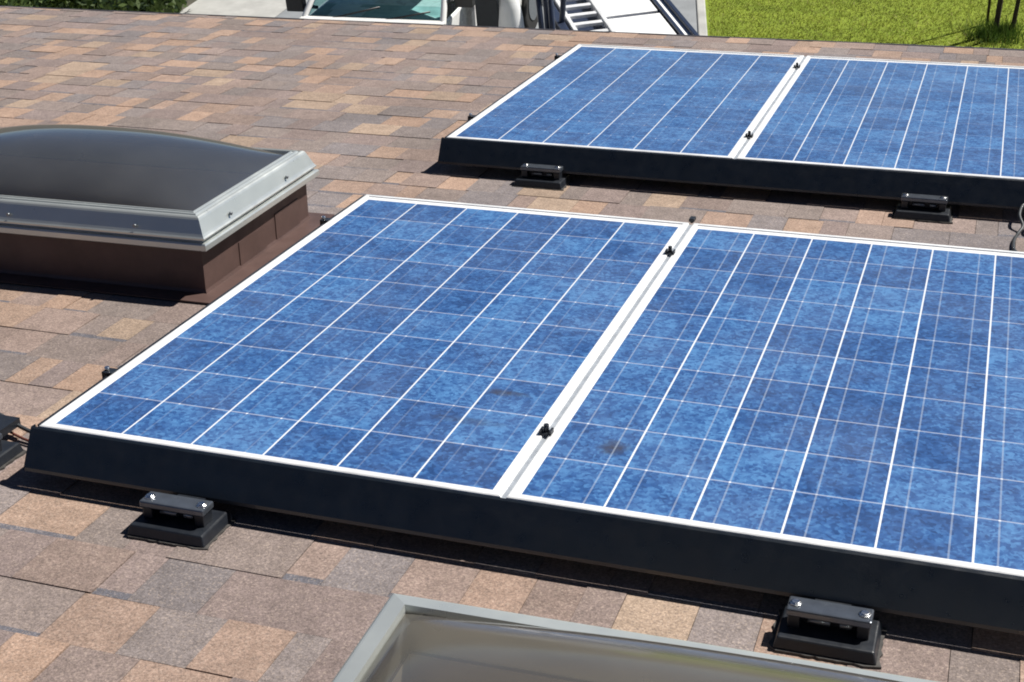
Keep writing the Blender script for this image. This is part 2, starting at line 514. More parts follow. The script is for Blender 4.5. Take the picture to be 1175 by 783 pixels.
# ------------------------------------------------------------------ house with its shingled roof
house = empty('house', 'low house with a brown and tan mottled asphalt shingle roof', 'house', ROOF.copy())
SK1 = (-1.392, 0.965, -0.192, 1.675)        # outer frame rectangle of the skylight behind
SK2 = (0.982, -1.166, 2.182, -0.456)      # and of the one at the front
HOLES = [(a + 0.06, b + 0.06, c - 0.06, d - 0.06) for a, b, c, d in (SK1, SK2)]
def y_edge(x):
    return 4.79 + 0.0227 * x
def carve(rects):
    for (hx0, hy0, hx1, hy1) in HOLES:
        out = []
        for (x0, y0, x1, y1) in rects:
            if x1 <= hx0 or x0 >= hx1 or y1 <= hy0 or y0 >= hy1:
                out.append((x0, y0, x1, y1)); continue
            if y0 < hy0: out.append((x0, y0, x1, hy0))
            if y1 > hy1: out.append((x0, hy1, x1, y1))
            a, b = max(y0, hy0), min(y1, hy1)
            if x0 < hx0: out.append((x0, a, hx0, b))
            if x1 > hx1: out.append((hx1, a, x1, b))
        rects = out
    return rects
rs = random.Random(21)
TAN = [(0.39, 0.262, 0.185), (0.415, 0.27, 0.186), (0.36, 0.242, 0.178), (0.39, 0.285, 0.20)]
MID = [(0.245, 0.186, 0.165), (0.225, 0.172, 0.160), (0.27, 0.195, 0.163), (0.22, 0.172, 0.163)]
GRY = [(0.215, 0.18, 0.165), (0.20, 0.175, 0.17), (0.225, 0.182, 0.165)]
BLU = [(0.175, 0.163, 0.17), (0.165, 0.157, 0.168)]
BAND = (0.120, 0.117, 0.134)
sh = MB()
XL, XR, Y0 = -6.6, 5.2, -3.1
EXP = 0.1435
ny = int((4.95 - Y0) / EXP) + 1
for j in range(ny):
    y0 = -0.198 - 21 * EXP + j * EXP
    x = XL - rs.random() * 0.2
    last = None
    while x < XR:
        w = rs.choice((0.07, 0.10, 0.12, 0.14, 0.16, 0.185)) * rs.uniform(0.9, 1.12)
        x1 = x + w
        q = rs.random()
        fam = TAN if q < 0.24 else MID if q < 0.66 else GRY if q < 0.90 else BLU
        if fam is last and rs.random() < 0.6:
            fam = rs.choice((TAN, MID, GRY))
        last = fam
        c = rs.choice(fam)
        s_ = rs.uniform(0.9, 1.1)
        c = tuple((v * 0.58 + m_ * 0.34) * s_ for v, m_ in zip(c, (0.225, 0.186, 0.178)))
        raised = rs.random() < 0.45
        zt = RZ + (0.0022 if raised else 0.0) + rs.uniform(-0.0004, 0.0004)
        ye = y_edge((x + x1) / 2)
        ya, yb = y0, min(y0 + EXP - 0.0003, ye)
        gap = 0.0006
        if yb > ya + 0.004:
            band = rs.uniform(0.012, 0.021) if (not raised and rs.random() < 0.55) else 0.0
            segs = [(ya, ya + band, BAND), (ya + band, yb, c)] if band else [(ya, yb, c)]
            for (sa, sb, cc) in segs:
                if sb <= sa: continue
                for (a, b_, d, e_) in carve([(x + gap, sa, x1 - gap, min(sb, yb))]):
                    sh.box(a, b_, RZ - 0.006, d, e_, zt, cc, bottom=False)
        x = x1
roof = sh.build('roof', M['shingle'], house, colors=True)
dk = MB()
for (a, b_, c, d) in carve([(XL, Y0 - 0.1, XR, 4.60)]):
    dk.box(a, b_, RZ - 0.03, c, d, RZ - 0.0055)
# the strip at the eave follows its slight skew
pts = [(XL, 4.60), (XR, 4.60), (XR, y_edge(XR)), (XL, y_edge(XL))]
dk.poly([(x, y, RZ - 0.0055) for x, y in pts])
dk.build('underlay', M['edge'], house)
ee = MB()
e0, e1 = Vector((XL, y_edge(XL), 0)), Vector((XR, y_edge(XR), 0))
ang = math.atan2(e1.y - e0.y, e1.x - e0.x)
ee.box(0, 0.001, RZ - 0.11, (e1 - e0).length, 0.022, RZ + 0.003, mat=Matrix.Translation(e0) @ Matrix.Rotation(ang, 4, 'Z'))
ee.build('drip_edge', M['edge'], house, bevel=0.003)
wl = MB()
inv = ROOF.inverted()
def wbox(x0, y0, z0, x1, y1, z1):
    wl.box(x0, y0, z0, x1, y1, z1, mat=inv)
wbox(-6.2, 4.15, 0, 4.8, 4.30, 3.45)
wbox(-6.2, -9.0, 0, -6.05, 4.14, 3.45)
wbox(4.65, -9.0, 0, 4.8, 4.14, 3.45)
wbox(-6.04, -9.0, 0, 4.64, -8.85, 3.45)
wl.build('wall', M['siding'], house)
# the other slope of the roof, behind the photographer
bk = MB()
ridge = ROOF @ Vector((0, Y0 - 0.06, RZ))
bk.box(XL, -6.6, -0.03, XR, 0, 0, mat=inv @ Matrix.Translation((0, ridge.y, ridge.z)) @ Matrix.Rotation(math.radians(9), 4, 'X'))
bk.c = [(0.24, 0.19, 0.16)] * len(bk.f)
bk.build('back_slope', M['shingle'], house, colors=True)

# ------------------------------------------------------------------ solar panels
PW, PL, PH = 0.9911, 1.6200, 0.046
GAP = 0.0100
ROW2 = (-0.0033, 2.2974)
def make_panel(m, label, cellmat, ox):
    root = empty('solar_panel', label, 'solar panel', m, 'blue solar panels in two rows on the roof')
    fw = 0.0155
    # four mitred frame members, top lip and outer wall
    fr = MB()
    fr.sweep_rect(0, 0, PW, PL, [(0, 0), (0, PH - 0.003), (-0.001, PH - 0.0005), (-0.0035, PH + 0.0012), (-fw, PH + 0.0012), (-fw - 0.001, PH - 0.002), (-0.003, PH - 0.002), (-0.003, 0.002), (-0.03, 0.002), (-0.03, 0)])
    fr.build('frame', M['alu'], root)
    cs = MB()
    oy = 0.0201
    cs.box(0.004 - ox, 0.004 - oy, -0.005, PW - 0.004 - ox, PL - 0.004 - oy, 0)
    o = cs.build('cell_sheet', cellmat, root)
    o.location = (ox, oy, PH - 0.0015)
    jb = MB(); jb.box(PW / 2 - 0.06, PL - 0.24, PH - 0.035, PW / 2 + 0.06, PL - 0.12, PH - 0.0075)
    jb.build('junction_box', M['rubber'], root, bevel=0.004)
    return root
make_panel(roof_at(0, 0, -PH), 'blue solar panel at front left, its long side facing the skylight with the dark dome', M['cells_a'], 0.0239)
make_panel(roof_at(PW + GAP, 0, -PH), 'blue solar panel at front right, with a brown stain on one cell near the seam', M['cells_b'], 0.0210)
make_panel(roof_at(ROW2[0], ROW2[1], -PH), 'blue solar panel in the far row, left one, nearest the parked vehicles', M['cells_c'], 0.0239)
make_panel(roof_at(ROW2[0] + PW + GAP, ROW2[1], -PH), 'blue solar panel in the far row, right one, beyond which the lawn shows', M['cells'], 0.0210)

for (sx, sy, lab) in ((0, 0, 'grey filler strip in the seam of the front panel row'), (ROW2[0], ROW2[1], 'grey filler strip in the seam of the far panel row')):
    q = MB(); q.box(-GAP / 2 + 0.0004, 0.002, -0.030, GAP / 2 - 0.0004, PL - 0.004, -0.0035)
    o = q.build('seam_strip', M['strip'])
    o.matrix_world = roof_at(sx + PW + GAP / 2, sy, 0)
    tag(o, lab, 'seam strip', 'filler strips in the panel seams')
# ------------------------------------------------------------------ black skirts in front of each row
def make_skirt(x, y, label):
    root = empty('array_skirt', label, 'panel skirt', roof_at(x, y, 0), 'black skirts along the near edge of each panel row')
    xr = 2 * PW + GAP + 0.012
    f = MB()
    t = 0.004
    prof = [(-0.0015, -0.0015), (-0.006, -0.004), (-0.020, -0.029), (-0.0205, -0.030), (-0.045, -0.074), (-0.046, -0.081), (-0.042, -0.081), (-0.041, -0.075), (-0.016, -0.030), (-0.002, -0.006)]
    f.extrude_x(prof, -0.014, xr)
    f.build('front_face', M['skirt'], root)
    c = MB()
    # end cap at the left, closing the wedge
    base = [(-0.0015, -0.0035), (-0.046, -0.0805), (0.010, -0.0805), (0.010, -0.0035)]
    c.extrude_x(base, -0.0175, -0.0145)
    c.build('end_cap', M['skirt'], root)
    s = MB()
    s.box(-0.0105, 0.011, -0.046, -0.0015, PL, -0.0035)
    s.build('side_trim', M['black'], root)
    return root
make_skirt(0, 0, 'black skirt along the near edge of the front panel row')
make_skirt(ROW2[0], ROW2[1], 'black skirt along the near edge of the far panel row')

# ------------------------------------------------------------------ mounting feet
def make_foot(m, label):
    root = empty('mounting_foot', label, 'mounting foot', m, 'black mounting feet along the panel skirts')
    b = MB()
    # sloped plinth
    w, d, h = 0.084, 0.115, 0.022
    b.v += [(-w, 0, 0), (w, 0, 0), (w, d, 0), (-w, d, 0), (-w + 0.006, 0.006, h), (w - 0.006, 0.006, h), (w - 0.006, d - 0.006, h), (-w + 0.006, d - 0.006, h)]
    i = 0
    for q in ((3, 2, 1, 0), (4, 5, 6, 7), (0, 1, 5, 4), (1, 2, 6, 5), (2, 3, 7, 6), (3, 0, 4, 7)):
        b.f.append(q); b.c.append((1, 1, 1)); b.smooth.append(False)
    b.build('base_block', M['black'], root, bevel=0.003)
    sl = MB()
    rr = random.Random(4)
    ring_ = []
    for q in range(56):
        a = 2 * PI * q / 56
        ca, sa = math.cos(a), math.sin(a)
        k_ = min((w + 0.003) / max(abs(ca), 1e-6), (d / 2 + 0.003) / max(abs(sa), 1e-6))
        k_ += rr.uniform(-0.001, 0.006) * (1 if rr.random() < 0.5 else 0.4)
        ring_.append((ca * k_, d / 2 + sa * k_))
    sl.poly([(x, y, 0.0012) for x, y in ring_])
    n0 = len(ring_)
    for q in range(n0):
        (xa, ya), (xb, yb) = ring_[q], ring_[(q + 1) % n0]
        sl.poly([(xa, ya, -0.004), (xb, yb, -0.004), (xb, yb, 0.0012), (xa, ya, 0.0012)])
    sl.build('sealant', M['sealant'], root)
    # upright channel: two cheeks, a back, an open slot and the top bar
    u = MB()
    bw = 0.066
    u.box(-bw, 0.036, h, -bw + 0.020, 0.070, 0.046)
    u.box(bw - 0.020, 0.036, h, bw, 0.070, 0.046)
    u.box(-bw + 0.020, 0.058, h, bw - 0.020, 0.070, 0.046)
    u.build('bracket', M['black'], root, bevel=0.002)
    tb = MB()
    tb.box(-bw - 0.003, 0.032, 0.046, bw + 0.003, 0.074, 0.060)
    tb.build('top_bar', M['bar'], root, bevel=0.003)
    for (a0, a1) in ((-0.034, 0.002), (0.018, 0.038)):
        n = MB()
        n.tube([(a0, 0.050, 0.034), (a1, 0.050, 0.034)], 0.006, 6)
        n.build('threaded_rod', M['slot'], root)
    a = MB()
    a.box(-0.03, 0.0745, h, 0.03, 0.18, 0.040)
    a.build('arm', M['black'], root)
    for sx in (-1, 1):
        t = MB()
        cx = sx * (bw - 0.010)
        t.tube([(cx, 0.052, 0.0595), (cx, 0.052, 0.0625), (cx, 0.052, 0.0626), (cx, 0.052, 0.0650)], [0.0110, 0.0105, 0.0085, 0.0075], 8)
        t.build('bolt', M['steel'], root, bevel=0.0012)
    return root
f0 = make_foot(roof_at(0.372, -0.154, RZ + 0.0035), 'black mounting foot on bare shingles below the front left panel')
copy_thing(f0, roof_at(1.597, -0.152, RZ + 0.0035), 'black mounting foot just behind the frame of the near skylight')
copy_thing(f0, roof_at(0.361, 2.297 - 0.118, RZ + 0.0035), 'black mounting foot under the skirt of the far row, left one')
copy_thing(f0, roof_at(1.594, 2.297 - 0.122, RZ + 0.0035), 'black mounting foot under the skirt of the far row, right one beside the cable loop')
copy_thing(f0, roof_at(-0.200, -0.030, RZ + 0.0035), 'black mounting foot cut off by the left picture edge, beside the front skirt end')

# ------------------------------------------------------------------ clamps on the panel edges
def end_clamp(y0, y, x, label):
    root = empty('end_clamp', label, 'clamp', roof_at(x, y0 + y, 0), 'end clamps on the left panel edges')
    b = MB()
    b.box(-0.024, -0.013, -0.030, -0.0115, 0.013, -0.001)
    b.box(-0.024, -0.013, -0.001, 0.004, 0.013, 0.0035)
    b.build('clamp_body', M['black'], root, bevel=0.001)
    t = MB(); t.tube([(-0.017, 0.0, 0.003), (-0.017, 0.0, 0.011)], 0.0058, 6); t.build('bolt', M['steel'], root)
    return root
end_clamp(0, 0.272, 0, 'small dark clamp on the near half of the front row left edge')
end_clamp(0, 1.362, 0, 'small dark clamp on the front row left edge beside the skylight corner')
end_clamp(ROW2[1], 0.288, ROW2[0], 'small dark clamp on the near half of the far row left edge')
end_clamp(ROW2[1], 1.350, ROW2[0], 'small dark clamp near the far corner of the far row left edge')
def mid_clamp(x, y, label):
    root = empty('mid_clamp', label, 'clamp', roof_at(x, y, 0.0014), 'mid clamps on the seams between panels')
    b = MB()
    b.box(-0.0125, -0.010, 0, 0.0125, 0.010, 0.004)
    b.box(-0.0125, -0.010, 0.004, -0.0075, 0.010, 0.010)
    b.box(0.0075, -0.010, 0.004, 0.0125, 0.010, 0.010)
    b.build('clamp_body', M['black'], root, bevel=0.001)
    t = MB(); t.tube([(0, 0, 0.004), (0, 0, 0.020)], 0.0055, 6); t.build('bolt', M['black'], root)
    return root
SEAM = PW + GAP / 2
mid_clamp(SEAM, 0.262, 'small black clamp low on the seam of the front row, nearest the camera')
mid_clamp(SEAM, 1.352, 'small black clamp high on the seam of the front row')
mid_clamp(ROW2[0] + SEAM, ROW2[1] + 0.266, 'small black clamp low on the seam of the far row')
mid_clamp(ROW2[0] + SEAM, ROW2[1] + 1.372, 'small black clamp high on the seam of the far row')
pl = MB()
pl.box(-0.008, -0.012, 0.0006, 0.008, 0.016, 0.010)
pl.box(-0.0042, -0.011, -0.003, 0.0042, 0.0, 0.0006)
po = pl.build('seam_plug', M['black'], None, bevel=0.002)
po.matrix_world = roof_at(SEAM, PL - 0.004 + 0.016, 0.0014)
tag(po, 'small black plug closing the far end of the front row seam', 'end plug')

# ------------------------------------------------------------------ skylights
def make_skylight(R, label, rz=0.0, ridged=True):
    x0, y0, x1, y1 = R
    cx, cy = (x0 + x1) / 2, (y0 + y1) / 2
    hx, hy = (x1 - x0) / 2, (y1 - y0) / 2
    root = empty('skylight', label, 'skylight', roof_at(cx, cy, RZ, rz), 'domed skylights set in the roof')
    ix, iy = hx - 0.023, hy - 0.023
    c = MB()
    c.sweep_rect(-ix, -iy, ix, iy, [(0, 0.0), (0, 0.150), (-0.035, 0.150), (-0.035, -0.03)])
    c.build('curb', M['flash'], root)
    fl = MB()
    z = 0.0062
    fl.sweep_rect(-ix, -iy, ix, iy, [(0.0005, z), (0.0005, z + 0.012), (0.004, z + 0.003), (0.060, z + 0.0012), (0.060, z - 0.002)])
    fl.build('flashing', M['flash'], root)
    # step flashing laps on the long-slope sides
    for sx in (-1, 1):
        for yy, dz in ((-iy * 0.38, 0.0), (iy * 0.32, 0.001)):
            a, b_ = sorted((sx * (ix + 0.0006), sx * (ix + 0.0022)))
            sf = MB()
            sf.box(a, yy - 0.003, z + 0.01, b_, yy + 0.16, 0.085 + dz * 10)
            sf.build('step_flashing', M['flash'], root)
    # aluminium retainer swept round the curb
    f = MB()
    prof = [(-0.007, 0.142), (-0.007, 0.168), (0.003, 0.1695), (0.004, 0.174), (0.0005, 0.178), (-0.003, 0.184), (-0.018, 0.219),
            (-0.021, 0.2235), (-0.025, 0.2265), (-0.029, 0.2275)]
    if ridged:
        prof += [(-0.032, 0.2245), (-0.035, 0.2245), (-0.038, 0.229), (-0.043, 0.2295), (-0.0455, 0.2265), (-0.048, 0.2265), (-0.050, 0.230)]
    prof += [(-0.053, 0.2305), (-0.055, 0.222), (-0.055, 0.152), (-0.020, 0.152), (-0.020, 0.142)]
    f.sweep_rect(-hx, -hy, hx, hy, prof)
    f.build('retainer_frame', M['retainer'], root)
    lp = MB()
    prof2 = [(-0.006, 0.1405), (0.0065, 0.1405), (0.009, 0.143), (0.009, 0.157), (0.006, 0.1615), (-0.006, 0.1625)]
    lp.sweep_rect(-hx, -hy, hx, hy, prof2)
    lp.build('drip_lip', M['retainer'], root)
    dx, dy = hx - 0.0545, hy - 0.0545
    d = MB()
    nx, nyy = 44, 30
    H = 0.112
    def hz(u, v):
        a = max(0.0, 1 - abs(u) ** 2.3) ; b_ = max(0.0, 1 - abs(v) ** 2.3)
        return 0.218 + H * (a * b_) ** 0.62
    def cosp(k, n):
        t = -1 + 2 * k / n
        return math.sin(t * PI / 2) * 0.55 + t * 0.45
    for j in range(nyy + 1):
        v = cosp(j, nyy)
        for i in range(nx + 1):
            u = cosp(i, nx)
            d.v.append((u * dx, v * dy, hz(u, v)))
    for j in range(nyy):
        for i in range(nx):
            a = j * (nx + 1) + i
            d.f.append((a, a + 1, a + nx + 2, a + nx + 1)); d.c.append((1, 1, 1)); d.smooth.append(True)
    d.build('dome', M['dome'] if ridged else M['dome_pale'], root)
    s = MB()
    qx, qy = ix - 0.036, iy - 0.036
    s.sweep_rect(-qx, -qy, qx, qy, [(0, 0.150), (0, -0.34)], close=False)
    s.poly([(-qx, -qy, -0.34), (qx, -qy, -0.34), (qx, qy, -0.34), (-qx, qy, -0.34)])
    s.build('light_shaft', M['shaft'], root)
    for px_ in (-0.62, 0.0, 0.66):
        for sy in (-1, 1):
            b = MB()
            b.tube([(px_ * hx, sy * (hy - 0.004), 0.194), (px_ * hx, sy * (hy + 0.003), 0.194)], 0.0048, 6)
            b.build('screw', M['slot'], root)
    for py_ in (-0.55, 0.45):
        for sx in ((-1, 1) if ridged else ()):
            b = MB()
            b.tube([(sx * (hx - 0.004), py_ * hy, 0.194), (sx * (hx + 0.003), py_ * hy, 0.194)], 0.0048, 6)
            b.build('screw', M['slot'], root)
make_skylight(SK1, 'smoked dome skylight on a brown curb to the left of the front panels', math.radians(1.6))
make_skylight(SK2, 'skylight with pale aluminium frame cut off at the bottom edge of the photo', math.radians(1.5), False)

# ------------------------------------------------------------------ cables
def cable(name, pts, r, mat, label, cat='cable', group=None):
    # smooth the path
    P = [Vector(p) for p in pts]
    out = []
    for i in range(len(P) - 1):
        a = P[max(i - 1, 0)]; b_ = P[i]; c = P[i + 1]; d = P[min(i + 2, len(P) - 1)]
        for k_ in range(8):
            t = k_ / 8
            out.append(0.5 * ((2 * b_) + (c - a) * t + (2 * a - 5 * b_ + 4 * c - d) * t * t + (3 * b_ - a - 3 * c + d) * t ** 3))
    out.append(P[-1])
    mb = MB()
    o0 = out[0].copy()
    mb.tube([p - o0 for p in out], r, 8)
    o = mb.build(name, mat)
    o.matrix_world = roof_at(*o0)
    return tag(o, label, cat, group)
zc = RZ + 0.010
cable('cable', [(-0.62, 0.36, zc), (-0.42, 0.255, zc + 0.01), (-0.24, 0.170, zc + 0.022), (-0.10, 0.125, zc + 0.012), (0.12, 0.12, zc), (0.4, 0.2, zc)], 0.0045, M['cable'], 'grey cable running from the left picture edge under the front panel row')
cable('cable', [(-0.60, 0.318, zc), (-0.42, 0.222, zc + 0.004), (-0.26, 0.158, zc + 0.010), (-0.10, 0.108, zc), (0.1, 0.10, zc)], 0.003, M['red'], 'thin brownish red cable beside the grey one at the left picture edge')
cable('cable_loop', [(1.95, 2.36, RZ + 0.06), (1.89, 2.28, RZ + 0.055), (1.873, 2.20, RZ + 0.04), (1.885, 2.15, RZ + 0.02), (1.872, 2.10, zc), (1.862, 2.02, zc), (1.868, 1.94, zc), (1.90, 1.90, zc), (1.94, 1.94, zc), (1.95, 2.02, zc + 0.006), (1.92, 2.10, zc + 0.01), (1.90, 2.15, zc + 0.014), (1.93, 2.24, zc + 0.02), (2.0, 2.34, zc + 0.03)], 0.0048, M['cable'], 'loop of grey cable lying between the two panel rows')

# ------------------------------------------------------------------ white pickup truck, seen over the eave
tr = empty('pickup_truck', 'white pickup truck parked beyond the eave with its windscreen towards the house', 'truck', ground_at(-4.49, 12.6, 0, math.radians(1.4)))
W2 = 0.79
# body: side profile extruded across (y forward is -Y in local space)
bd = MB()
prof = [(-2.55, 0.42), (-2.58, 0.62), (-2.55, 0.92), (-2.35, 1.03), (-1.48, 1.12), (-1.32, 1.145), (0.55, 1.14), (0.60, 1.10), (2.55, 1.10), (2.58, 0.55), (2.5, 0.42)]
bd.extrude_x(prof, -W2, W2)
bd.build('body', M['white'], tr, bevel=0.05, seg=3)
cb = MB()
def ring(y, z, hw):
    return [(-hw, y, z), (hw, y, z)]
wsb, wst = (-1.40, 1.150, 0.80), (-0.72, 1.74, 0.64)
rb_, rt_ = (0.52, 1.135, 0.82), (0.34, 1.74, 0.66)
# cab roof slab and four pillars around the glass
cb.v = []
def hexa(mb, A, B):
    i = len(mb.v); mb.v += A + B
    n = len(A)
    for k_ in range(n):
        mb.f.append((i + k_, i + (k_ + 1) % n, i + n + (k_ + 1) % n, i + n + k_)); mb.c.append((1, 1, 1)); mb.smooth.append(False)
    mb.f.append(tuple(i + k_ for k_ in reversed(range(n)))); mb.c.append((1, 1, 1)); mb.smooth.append(False)
    mb.f.append(tuple(i + n + k_ for k_ in range(n))); mb.c.append((1, 1, 1)); mb.smooth.append(False)
hexa(cb, [(-0.66, -0.76, 1.73), (0.66, -0.76, 1.73), (0.68, 0.36, 1.73), (-0.68, 0.36, 1.73)], [(-0.60, -0.66, 1.79), (0.60, -0.66, 1.79), (0.62, 0.28, 1.79), (-0.62, 0.28, 1.79)])
for sx in (-1, 1):
    cb.tube([(sx * 0.785, -1.46, 1.135), (sx * 0.645, -0.74, 1.745)], 0.036, 8)
    cb.tube([(sx * 0.82, 0.50, 1.13), (sx * 0.66, 0.33, 1.745)], 0.05, 8)
cb.box(-0.81, -1.56, 1.12, 0.81, -1.43, 1.178)
cb.build('cab_pillars', M['white'], tr, bevel=0.01)
gl = MB()
gl.poly([(-0.76, -1.425, 1.170), (0.76, -1.425, 1.170), (0.63, -0.74, 1.735), (-0.63, -0.74, 1.735)])
gl.build('windscreen', M['screen'], tr)
dsh = MB()
dsh.box(-0.73, -1.36, 1.147, 0.73, -0.95, 1.152)
dsh.build('dashboard', M['dash'], tr)
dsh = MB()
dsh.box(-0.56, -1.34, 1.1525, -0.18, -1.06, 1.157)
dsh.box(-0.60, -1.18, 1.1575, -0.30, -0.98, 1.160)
dsh.build('highlight_sheets', M['boardw'], tr)  # added white sheets standing in for the bright highlight on the windscreen
dsh = MB()
dsh.box(-0.7, 0.30, 1.147, 0.7, 0.40, 1.60)
dsh.build('seat_back', M['ink'], tr)
for sx in (-1, 1):
    gs = MB()
    gs.poly([(sx * 0.775, -1.36, 1.15), (sx * 0.775, 0.48, 1.15), (sx * 0.66, 0.32, 1.735), (sx * 0.655, -0.72, 1.735)])
    gs.build('side_window', M['screen'], tr)
    mr = MB()
    mc, mz = (-1.0, 1.13) if sx < 0 else (0.93, 1.24)
    mr.box(mc - 0.10, -1.20, mz, mc + 0.10, -1.10, mz + 0.2)
    mr.tube([(sx * 0.76, -1.12, mz + 0.03), (mc - sx * 0.06, -1.14, mz + 0.05)], 0.022, 6)
    mr.build('mirror', M['rubber'], tr, bevel=0.03, seg=3)
    for yy in (-1.65, 1.55):
        wh = MB(); wh.tube([(sx * 0.62, yy, 0.36), (sx * 0.83, yy, 0.36)], 0.36, 24)
        wo = wh.build('wheel', M['tyre'], tr, bevel=0.03)
        rm = MB(); rm.tube([(sx * 0.831, yy, 0.36), (sx * 0.84, yy, 0.36)], 0.21, 20); rm.build('rim', M['slot'], wo)
    hl = MB(); hl.box(sx * 0.60 - 0.14, -2.595, 0.72, sx * 0.60 + 0.14, -2.55, 0.88); hl.build('headlight', M['steel'], tr, bevel=0.02)
bed = MB(); bed.box(-0.70, 0.72, 1.102, 0.70, 2.48, 1.108); bed.build('bed_liner', M['ink'], tr)
wp = MB()
wp.tube([(-0.45, -1.45, 1.17), (0.05, -1.33, 1.262)], 0.010, 5)
wp.build('wiper', M['rubber'], tr)
wp = MB()
wp.tube([(0.15, -1.45, 1.17), (0.62, -1.36, 1.24)], 0.010, 5)
wp.build('wiper', M['rubber'], tr)

# ------------------------------------------------------------------ trailer with ladder and white boards
TA = math.radians(27.8)
tm = ground_at(-2.035, 12.48, 0, TA)
tl = empty('trailer', 'open trailer with dark side rails, loaded with a ladder and white boards', 'trailer', tm)
b = MB(); b.box(-0.66, -1.0, 0.52, 0.66, 1.7, 0.60); b.build('bed', M['blue'], tl)
for (x0, x1) in ((-0.72, -0.625), (0.60, 0.655)):
    r_ = MB(); r_.box(x0, -1.02, 0.60, x1, 1.72, 0.705); r_.build('side_rail', M['blue'], tl, bevel=0.01)
r_ = MB(); r_.box(0.475, -1.0, 0.64, 0.515, 1.7, 0.700); r_.build('side_rail', M['blue'], tl, bevel=0.008)
r_ = MB(); r_.box(0.5155, -0.99, 0.601, 0.5995, 1.69, 0.66); r_.build('side_board', M['boardw'], tl)
for sx in (-1, 1):
    wh = MB(); wh.tube([(sx * 0.45, 0.3, 0.255), (sx * 0.62, 0.3, 0.255)], 0.255, 22); wh.build('wheel', M['tyre'], tl, bevel=0.025)
hb = MB(); hb.tube([(-0.5, -1.0, 0.5), (0, -2.2, 0.48), (0.5, -1.0, 0.5)], 0.035, 6)
hb.build('drawbar', M['blue'], tl)
ld = empty('ladder', 'white aluminium ladder lying in the trailer beside the white boards', 'ladder', tm @ Matrix.Translation((-0.38, 0, 0.605)))
for x0 in (-0.215, 0.165):
    r_ = MB(); r_.box(x0, -1.3, 0.03, x0 + 0.045, 2.1, 0.115); r_.build('rail', M['alu'], ld, bevel=0.006)
for i in range(11):
    yy = -1.18 + i * 0.305
    r_ = MB(); r_.box(-0.17, yy, 0.055, 0.165, yy + 0.085, 0.095); r_.build('rung', M['alu'], ld, bevel=0.006)
for (y0, y1, lab) in ((-0.9, 0.50, 'large white board lying flat in the trailer, near the eave'), (0.585, 1.6, 'white board lying flat in the trailer behind the dark strap line')):
    q = MB(); q.box(-0.145, y0, 0, 0.46, y1, 0.055)
    o = q.build('white_board', M['boardw'], bevel=0.008)
    o.matrix_world = tm @ Matrix.Translation((0, 0, 0.615))
    tag(o, lab, 'board', 'white boards in the trailer')

# ------------------------------------------------------------------ things standing between truck and trailer
bn = empty('wheelie_bin', 'black upright bin standing between the white pickup and the trailer', 'bin', ground_at(-3.47, 12.05, 0, math.radians(12)))
q = MB()
hexa(q, [(-0.13, -0.15, 0.05), (0.13, -0.15, 0.05), (0.13, 0.15, 0.05), (-0.13, 0.15, 0.05)], [(-0.135, -0.2, 1.25), (0.115, -0.2, 1.25), (0.115, 0.2, 1.25), (-0.135, 0.2, 1.25)])
q.build('body', M['bin'], bn, bevel=0.02)
q = MB(); q.box(-0.15, -0.23, 1.252, 0.13, 0.22, 1.30); q.build('lid', M['bin'], bn, bevel=0.02)
for sx in (-1, 1):
    q = MB(); q.tube([(sx * 0.10, 0.17, 0.09), (sx * 0.16, 0.17, 0.09)], 0.09, 16); q.build('wheel', M['tyre'], bn)
dr = empty('white_drum', 'white rounded plastic drum standing beside the black bin', 'drum', ground_at(-3.25, 12.02, 0))
q = MB()
zs = [(0.0, 0.10), (0.0, 0.155), (0.05, 0.165), (0.45, 0.165), (0.80, 0.160), (0.93, 0.150), (1.05, 0.135), (1.16, 0.11), (1.22, 0.07), (1.23, 0.03)]
q.tube([(0, 0, z_ + i * 1e-4) for i, (z_, r_) in enumerate(zs)], [r_ for z_, r_ in zs], 24)
q.build('body', M['boardw'], dr)
q = MB(); q.tube([(0, 0, 1.228), (0, 0, 1.27)], 0.04, 12); q.build('cap', M['bin'], dr)
st = empty('folding_stand', 'black folding stand with slanted legs between white drum and trailer', 'stand', ground_at(-2.86, 12.35, 0, math.radians(12)))
for (a, b_) in (((-0.17, 0.0, 1.45), (-0.06, -0.30, 0.0)), ((-0.02, 0.0, 1.45), (0.02, -0.32, 0.0)), ((0.16, 0.15, 1.45), (-0.02, 0.35, 0.0)), ((-0.10, 0.12, 1.45), (-0.10, 0.42, 0.0))):
    q = MB(); q.tube([a, b_], 0.032, 8); q.build('leg', M['blue'], st)
q = MB(); q.box(-0.22, -0.06, 1.42, 0.2, 0.2, 1.48); q.build('top_plate', M['blue'], st, bevel=0.01)

# ------------------------------------------------------------------ planting
def leaves(mb, rnd, c, rad, n, size, dark, light):
    for i in range(n):
        while True:
            p = Vector((rnd.uniform(-1, 1), rnd.uniform(-1, 1), rnd.uniform(-1, 1)))
            if 0.25 < p.length < 1: break
        q = Vector((c[0] + p.x * rad[0], c[1] + p.y * rad[1], c[2] + p.z * rad[2]))
        if q.z < 0.02: continue
        a = Vector((rnd.gauss(0, 1), rnd.gauss(0, 1), rnd.gauss(0, 1))).normalized()
        b_ = a.orthogonal().normalized()
        s = size * rnd.uniform(0.6, 1.3)
        t = rnd.random()
        cl = tuple(d + (l - d) * t for d, l in zip(dark, light))
        mb.poly([q - a * s, q + b_ * s * 0.45, q + a * s, q - b_ * s * 0.45], cl)

